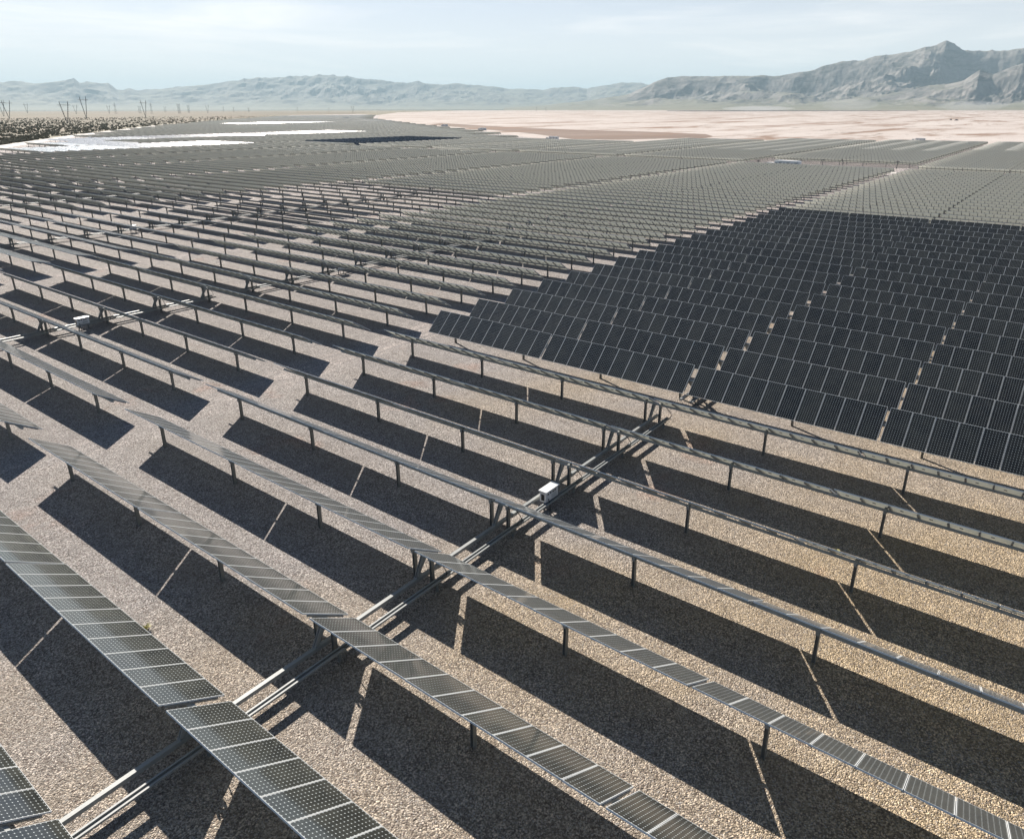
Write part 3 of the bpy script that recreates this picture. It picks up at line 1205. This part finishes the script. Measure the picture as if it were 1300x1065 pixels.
# far solar park beyond the sand: long dark rows of panels
def far_park():
    b = MB()
    for k in range(26):
        a = ground(870 + k * 5, 141.6)
    A, B = ground(880, 141.9), ground(1165, 141.2)
    d = (B - A)
    d.z = 0
    n = Vector((-d.y, d.x, 0)).normalized()
    if n.dot(Vector((fwd0.x, fwd0.y, 0))) < 0:
        n = -n
    for k in range(40):
        o = n * (k * 14)
        s, e = A + d * (.002 * k) + o, B - d * (.014 * k) + o
        nz = Vector((0, 0, 1))
        u = -n * 1.4
        p = [s + nz * .8 - n * 1.2, e + nz * .8 - n * 1.2, e + nz * 2.8 + n * .6, s + nz * 2.8 + n * .6]
        b.quad(p, 0, [(0, 0), (0, 200), (1, 200), (1, 0)])
        q = [x - n * .05 + Vector((0, 0, -.06)) for x in p]
        b.quad(q[::-1], 1)
        L = d.length * (1 - .016 * k)
        dn = d.normalized()
        for j in range(0, int(L), 60):
            c = s + dn * j
            b.bar(c, c + Vector((0, 0, 1.7)), .3, .3, 1)
    o = link('distant_panel_rows', b.mesh('distant_panel_rows', [M_FRONT, M_RAIL]))
    tag(o, 'thin dark line of another solar park beyond the pale sand at right', 'solar panels', kind='stuff')


far_park()

# ------------------------------------------------------------------ haze
t = NT('haze')
t.n.remove(t.b)
vol = t.new('ShaderNodeVolumePrincipled')
vol.inputs['Color'].default_value = (.60, .80, .90, 1)
vol.inputs['Density'].default_value = HAZE = 3.5e-5
vol.inputs['Anisotropy'].default_value = 0.05
t.t.links.new(vol.outputs[0], t.n['Material Output'].inputs['Volume'])
hb = MB()
hb.box(-46000, 46000, -46000, 46000, -4.0, 1450)
hz = link('haze', hb.mesh('haze', [t.mat]))
tag(hz, 'pale blue haze over the whole plain, fading the far mountains', 'haze', kind='stuff')

# dust raised by vehicles on the far plain
def plume(px, py, w, h, dens, label):
    g = ground(px, py)
    t = NT('dust')
    t.n.remove(t.b)
    v = t.new('ShaderNodeVolumePrincipled')
    v.inputs['Color'].default_value = (.93, .93, .92, 1)
    v.inputs['Density'].default_value = dens
    t.t.links.new(v.outputs[0], t.n['Material Output'].inputs['Volume'])
    V, F = [], []
    nu, nv = 20, 10
    for a in range(nv + 1):
        th = math.pi * a / nv
        for c in range(nu):
            ph = 2 * math.pi * c / nu
            k = 1 + .25 * mnoise.noise((3 * math.cos(ph) + px, 3 * math.sin(ph), 2 * math.cos(th)))
            V.append((g.x + k * w * .5 * math.sin(th) * math.cos(ph) , g.y + k * w * .5 * math.sin(th) * math.sin(ph), h * .5 * (1 + .98 * math.cos(th) * k) + .5))
    for a in range(nv):
        for c in range(nu):
            F.append((a * nu + c, (a + 1) * nu + c, (a + 1) * nu + (c + 1) % nu, a * nu + (c + 1) % nu))
    me = bpy.data.meshes.new('dust_plume')
    me.from_pydata(V, [], F)
    me.materials.append(t.mat)
    tag(link('dust_plume', me), label, 'dust', kind='stuff')


plume(962, 141.5, 420, 30, .0030, 'white dust low over the dark line beyond the pale sand')
plume(1078, 141.3, 330, 75, .0012, 'faint dust plume rising before the tallest mountain')
plume(1232, 141.0, 420, 60, .0012, 'faint dust plume near the right edge of the plain')

# ------------------------------------------------------------------ light and sky
sd = bpy.data.lights.new('sun', 'SUN')
sd.energy = 5.0
sd.angle = R(.5)
sd.color = (1, .935, .85)
sun = bpy.data.objects.new('sun', sd)
COL.objects.link(sun)
sv = Vector((math.sin(SUN_AZ) * math.cos(SUN_EL), math.cos(SUN_AZ) * math.cos(SUN_EL), math.sin(SUN_EL)))
sun.rotation_euler = sv.to_track_quat('Z', 'Y').to_euler()
sun.location = (0, 0, 60)

w = bpy.data.worlds.new('World')
scn.world = w
w.use_nodes = True
nt = w.node_tree
bg = nt.nodes['Background']
sky = nt.nodes.new('ShaderNodeTexSky')
sky.sky_type = 'NISHITA'
sky.sun_disc = False
sky.sun_elevation = SUN_EL
sky.sun_rotation = SUN_AZ
sky.air_density = .6
sky.dust_density = .25
sky.ozone_density = 1.6
tc = nt.nodes.new('ShaderNodeTexCoord')
sx = nt.nodes.new('ShaderNodeSeparateXYZ')
nt.links.new(tc.outputs['Generated'], sx.inputs[0])


def wm(op, a, b_=None, c=None, clamp=False):
    n = nt.nodes.new('ShaderNodeMath')
    n.operation = op
    n.use_clamp = clamp
    for k, v in enumerate((a, b_, c)):
        if v is None:
            continue
        if isinstance(v, bpy.types.NodeSocket):
            nt.links.new(v, n.inputs[k])
        else:
            n.inputs[k].default_value = v
    return n.outputs[0]


# thin high cloud and dust brightening the lowest part of the sky
mp = nt.nodes.new('ShaderNodeMapping')
nt.links.new(tc.outputs['Generated'], mp.inputs[0])
mp.inputs['Scale'].default_value = (2.2, 2.2, 26)
ns = nt.nodes.new('ShaderNodeTexNoise')
nt.links.new(mp.outputs[0], ns.inputs['Vector'])
ns.inputs['Scale'].default_value = 1.3
ns.inputs['Detail'].default_value = 7
ns.inputs['Roughness'].default_value = .62
ns.inputs['Distortion'].default_value = .6
el = sx.outputs[2]
low = wm('SUBTRACT', 1.4, wm('MULTIPLY', wm('MAXIMUM', el, 0.0), 5.6), clamp=True)
streak = wm('MULTIPLY_ADD', ns.outputs[0], 3.2, -1.5, clamp=True)
# the veil is brightest on the sun's side of the sky and thin behind the viewer
side = wm('ADD', wm('MULTIPLY', sx.outputs[0], .72), wm('MULTIPLY', sx.outputs[1], .69))
side = wm('MULTIPLY_ADD', side, 2.2, -.45, clamp=True)
cloud = wm('MULTIPLY', wm('MULTIPLY', low, side), wm('MULTIPLY_ADD', streak, .22, .76), clamp=True)
mx = nt.nodes.new('ShaderNodeMix')
mx.data_type = 'RGBA'
nt.links.new(cloud, mx.inputs['Factor'])
nt.links.new(sky.outputs[0], mx.inputs[6])
SKY_S = .05
mc = nt.nodes.new('ShaderNodeMix')
mc.data_type = 'RGBA'
nt.links.new(streak, mc.inputs['Factor'])
mc.inputs[6].default_value = (10.6, 10.4, 10.2, 1)
mc.inputs[7].default_value = (13.8, 13.0, 12.4, 1)
nt.links.new(mc.outputs[2], mx.inputs[7])
nt.links.new(mx.outputs[2], bg.inputs['Color'])
bg.inputs['Strength'].default_value = SKY_S

scn.view_settings.view_transform = 'Standard'
scn.view_settings.look = 'None'
scn.view_settings.exposure = 1.03
scn.view_settings.gamma = 1
print('trackers in view', len(trk), 'objects', len(bpy.data.objects))

scn.cycles.diffuse_bounces = 1
scn.cycles.max_bounces = 6
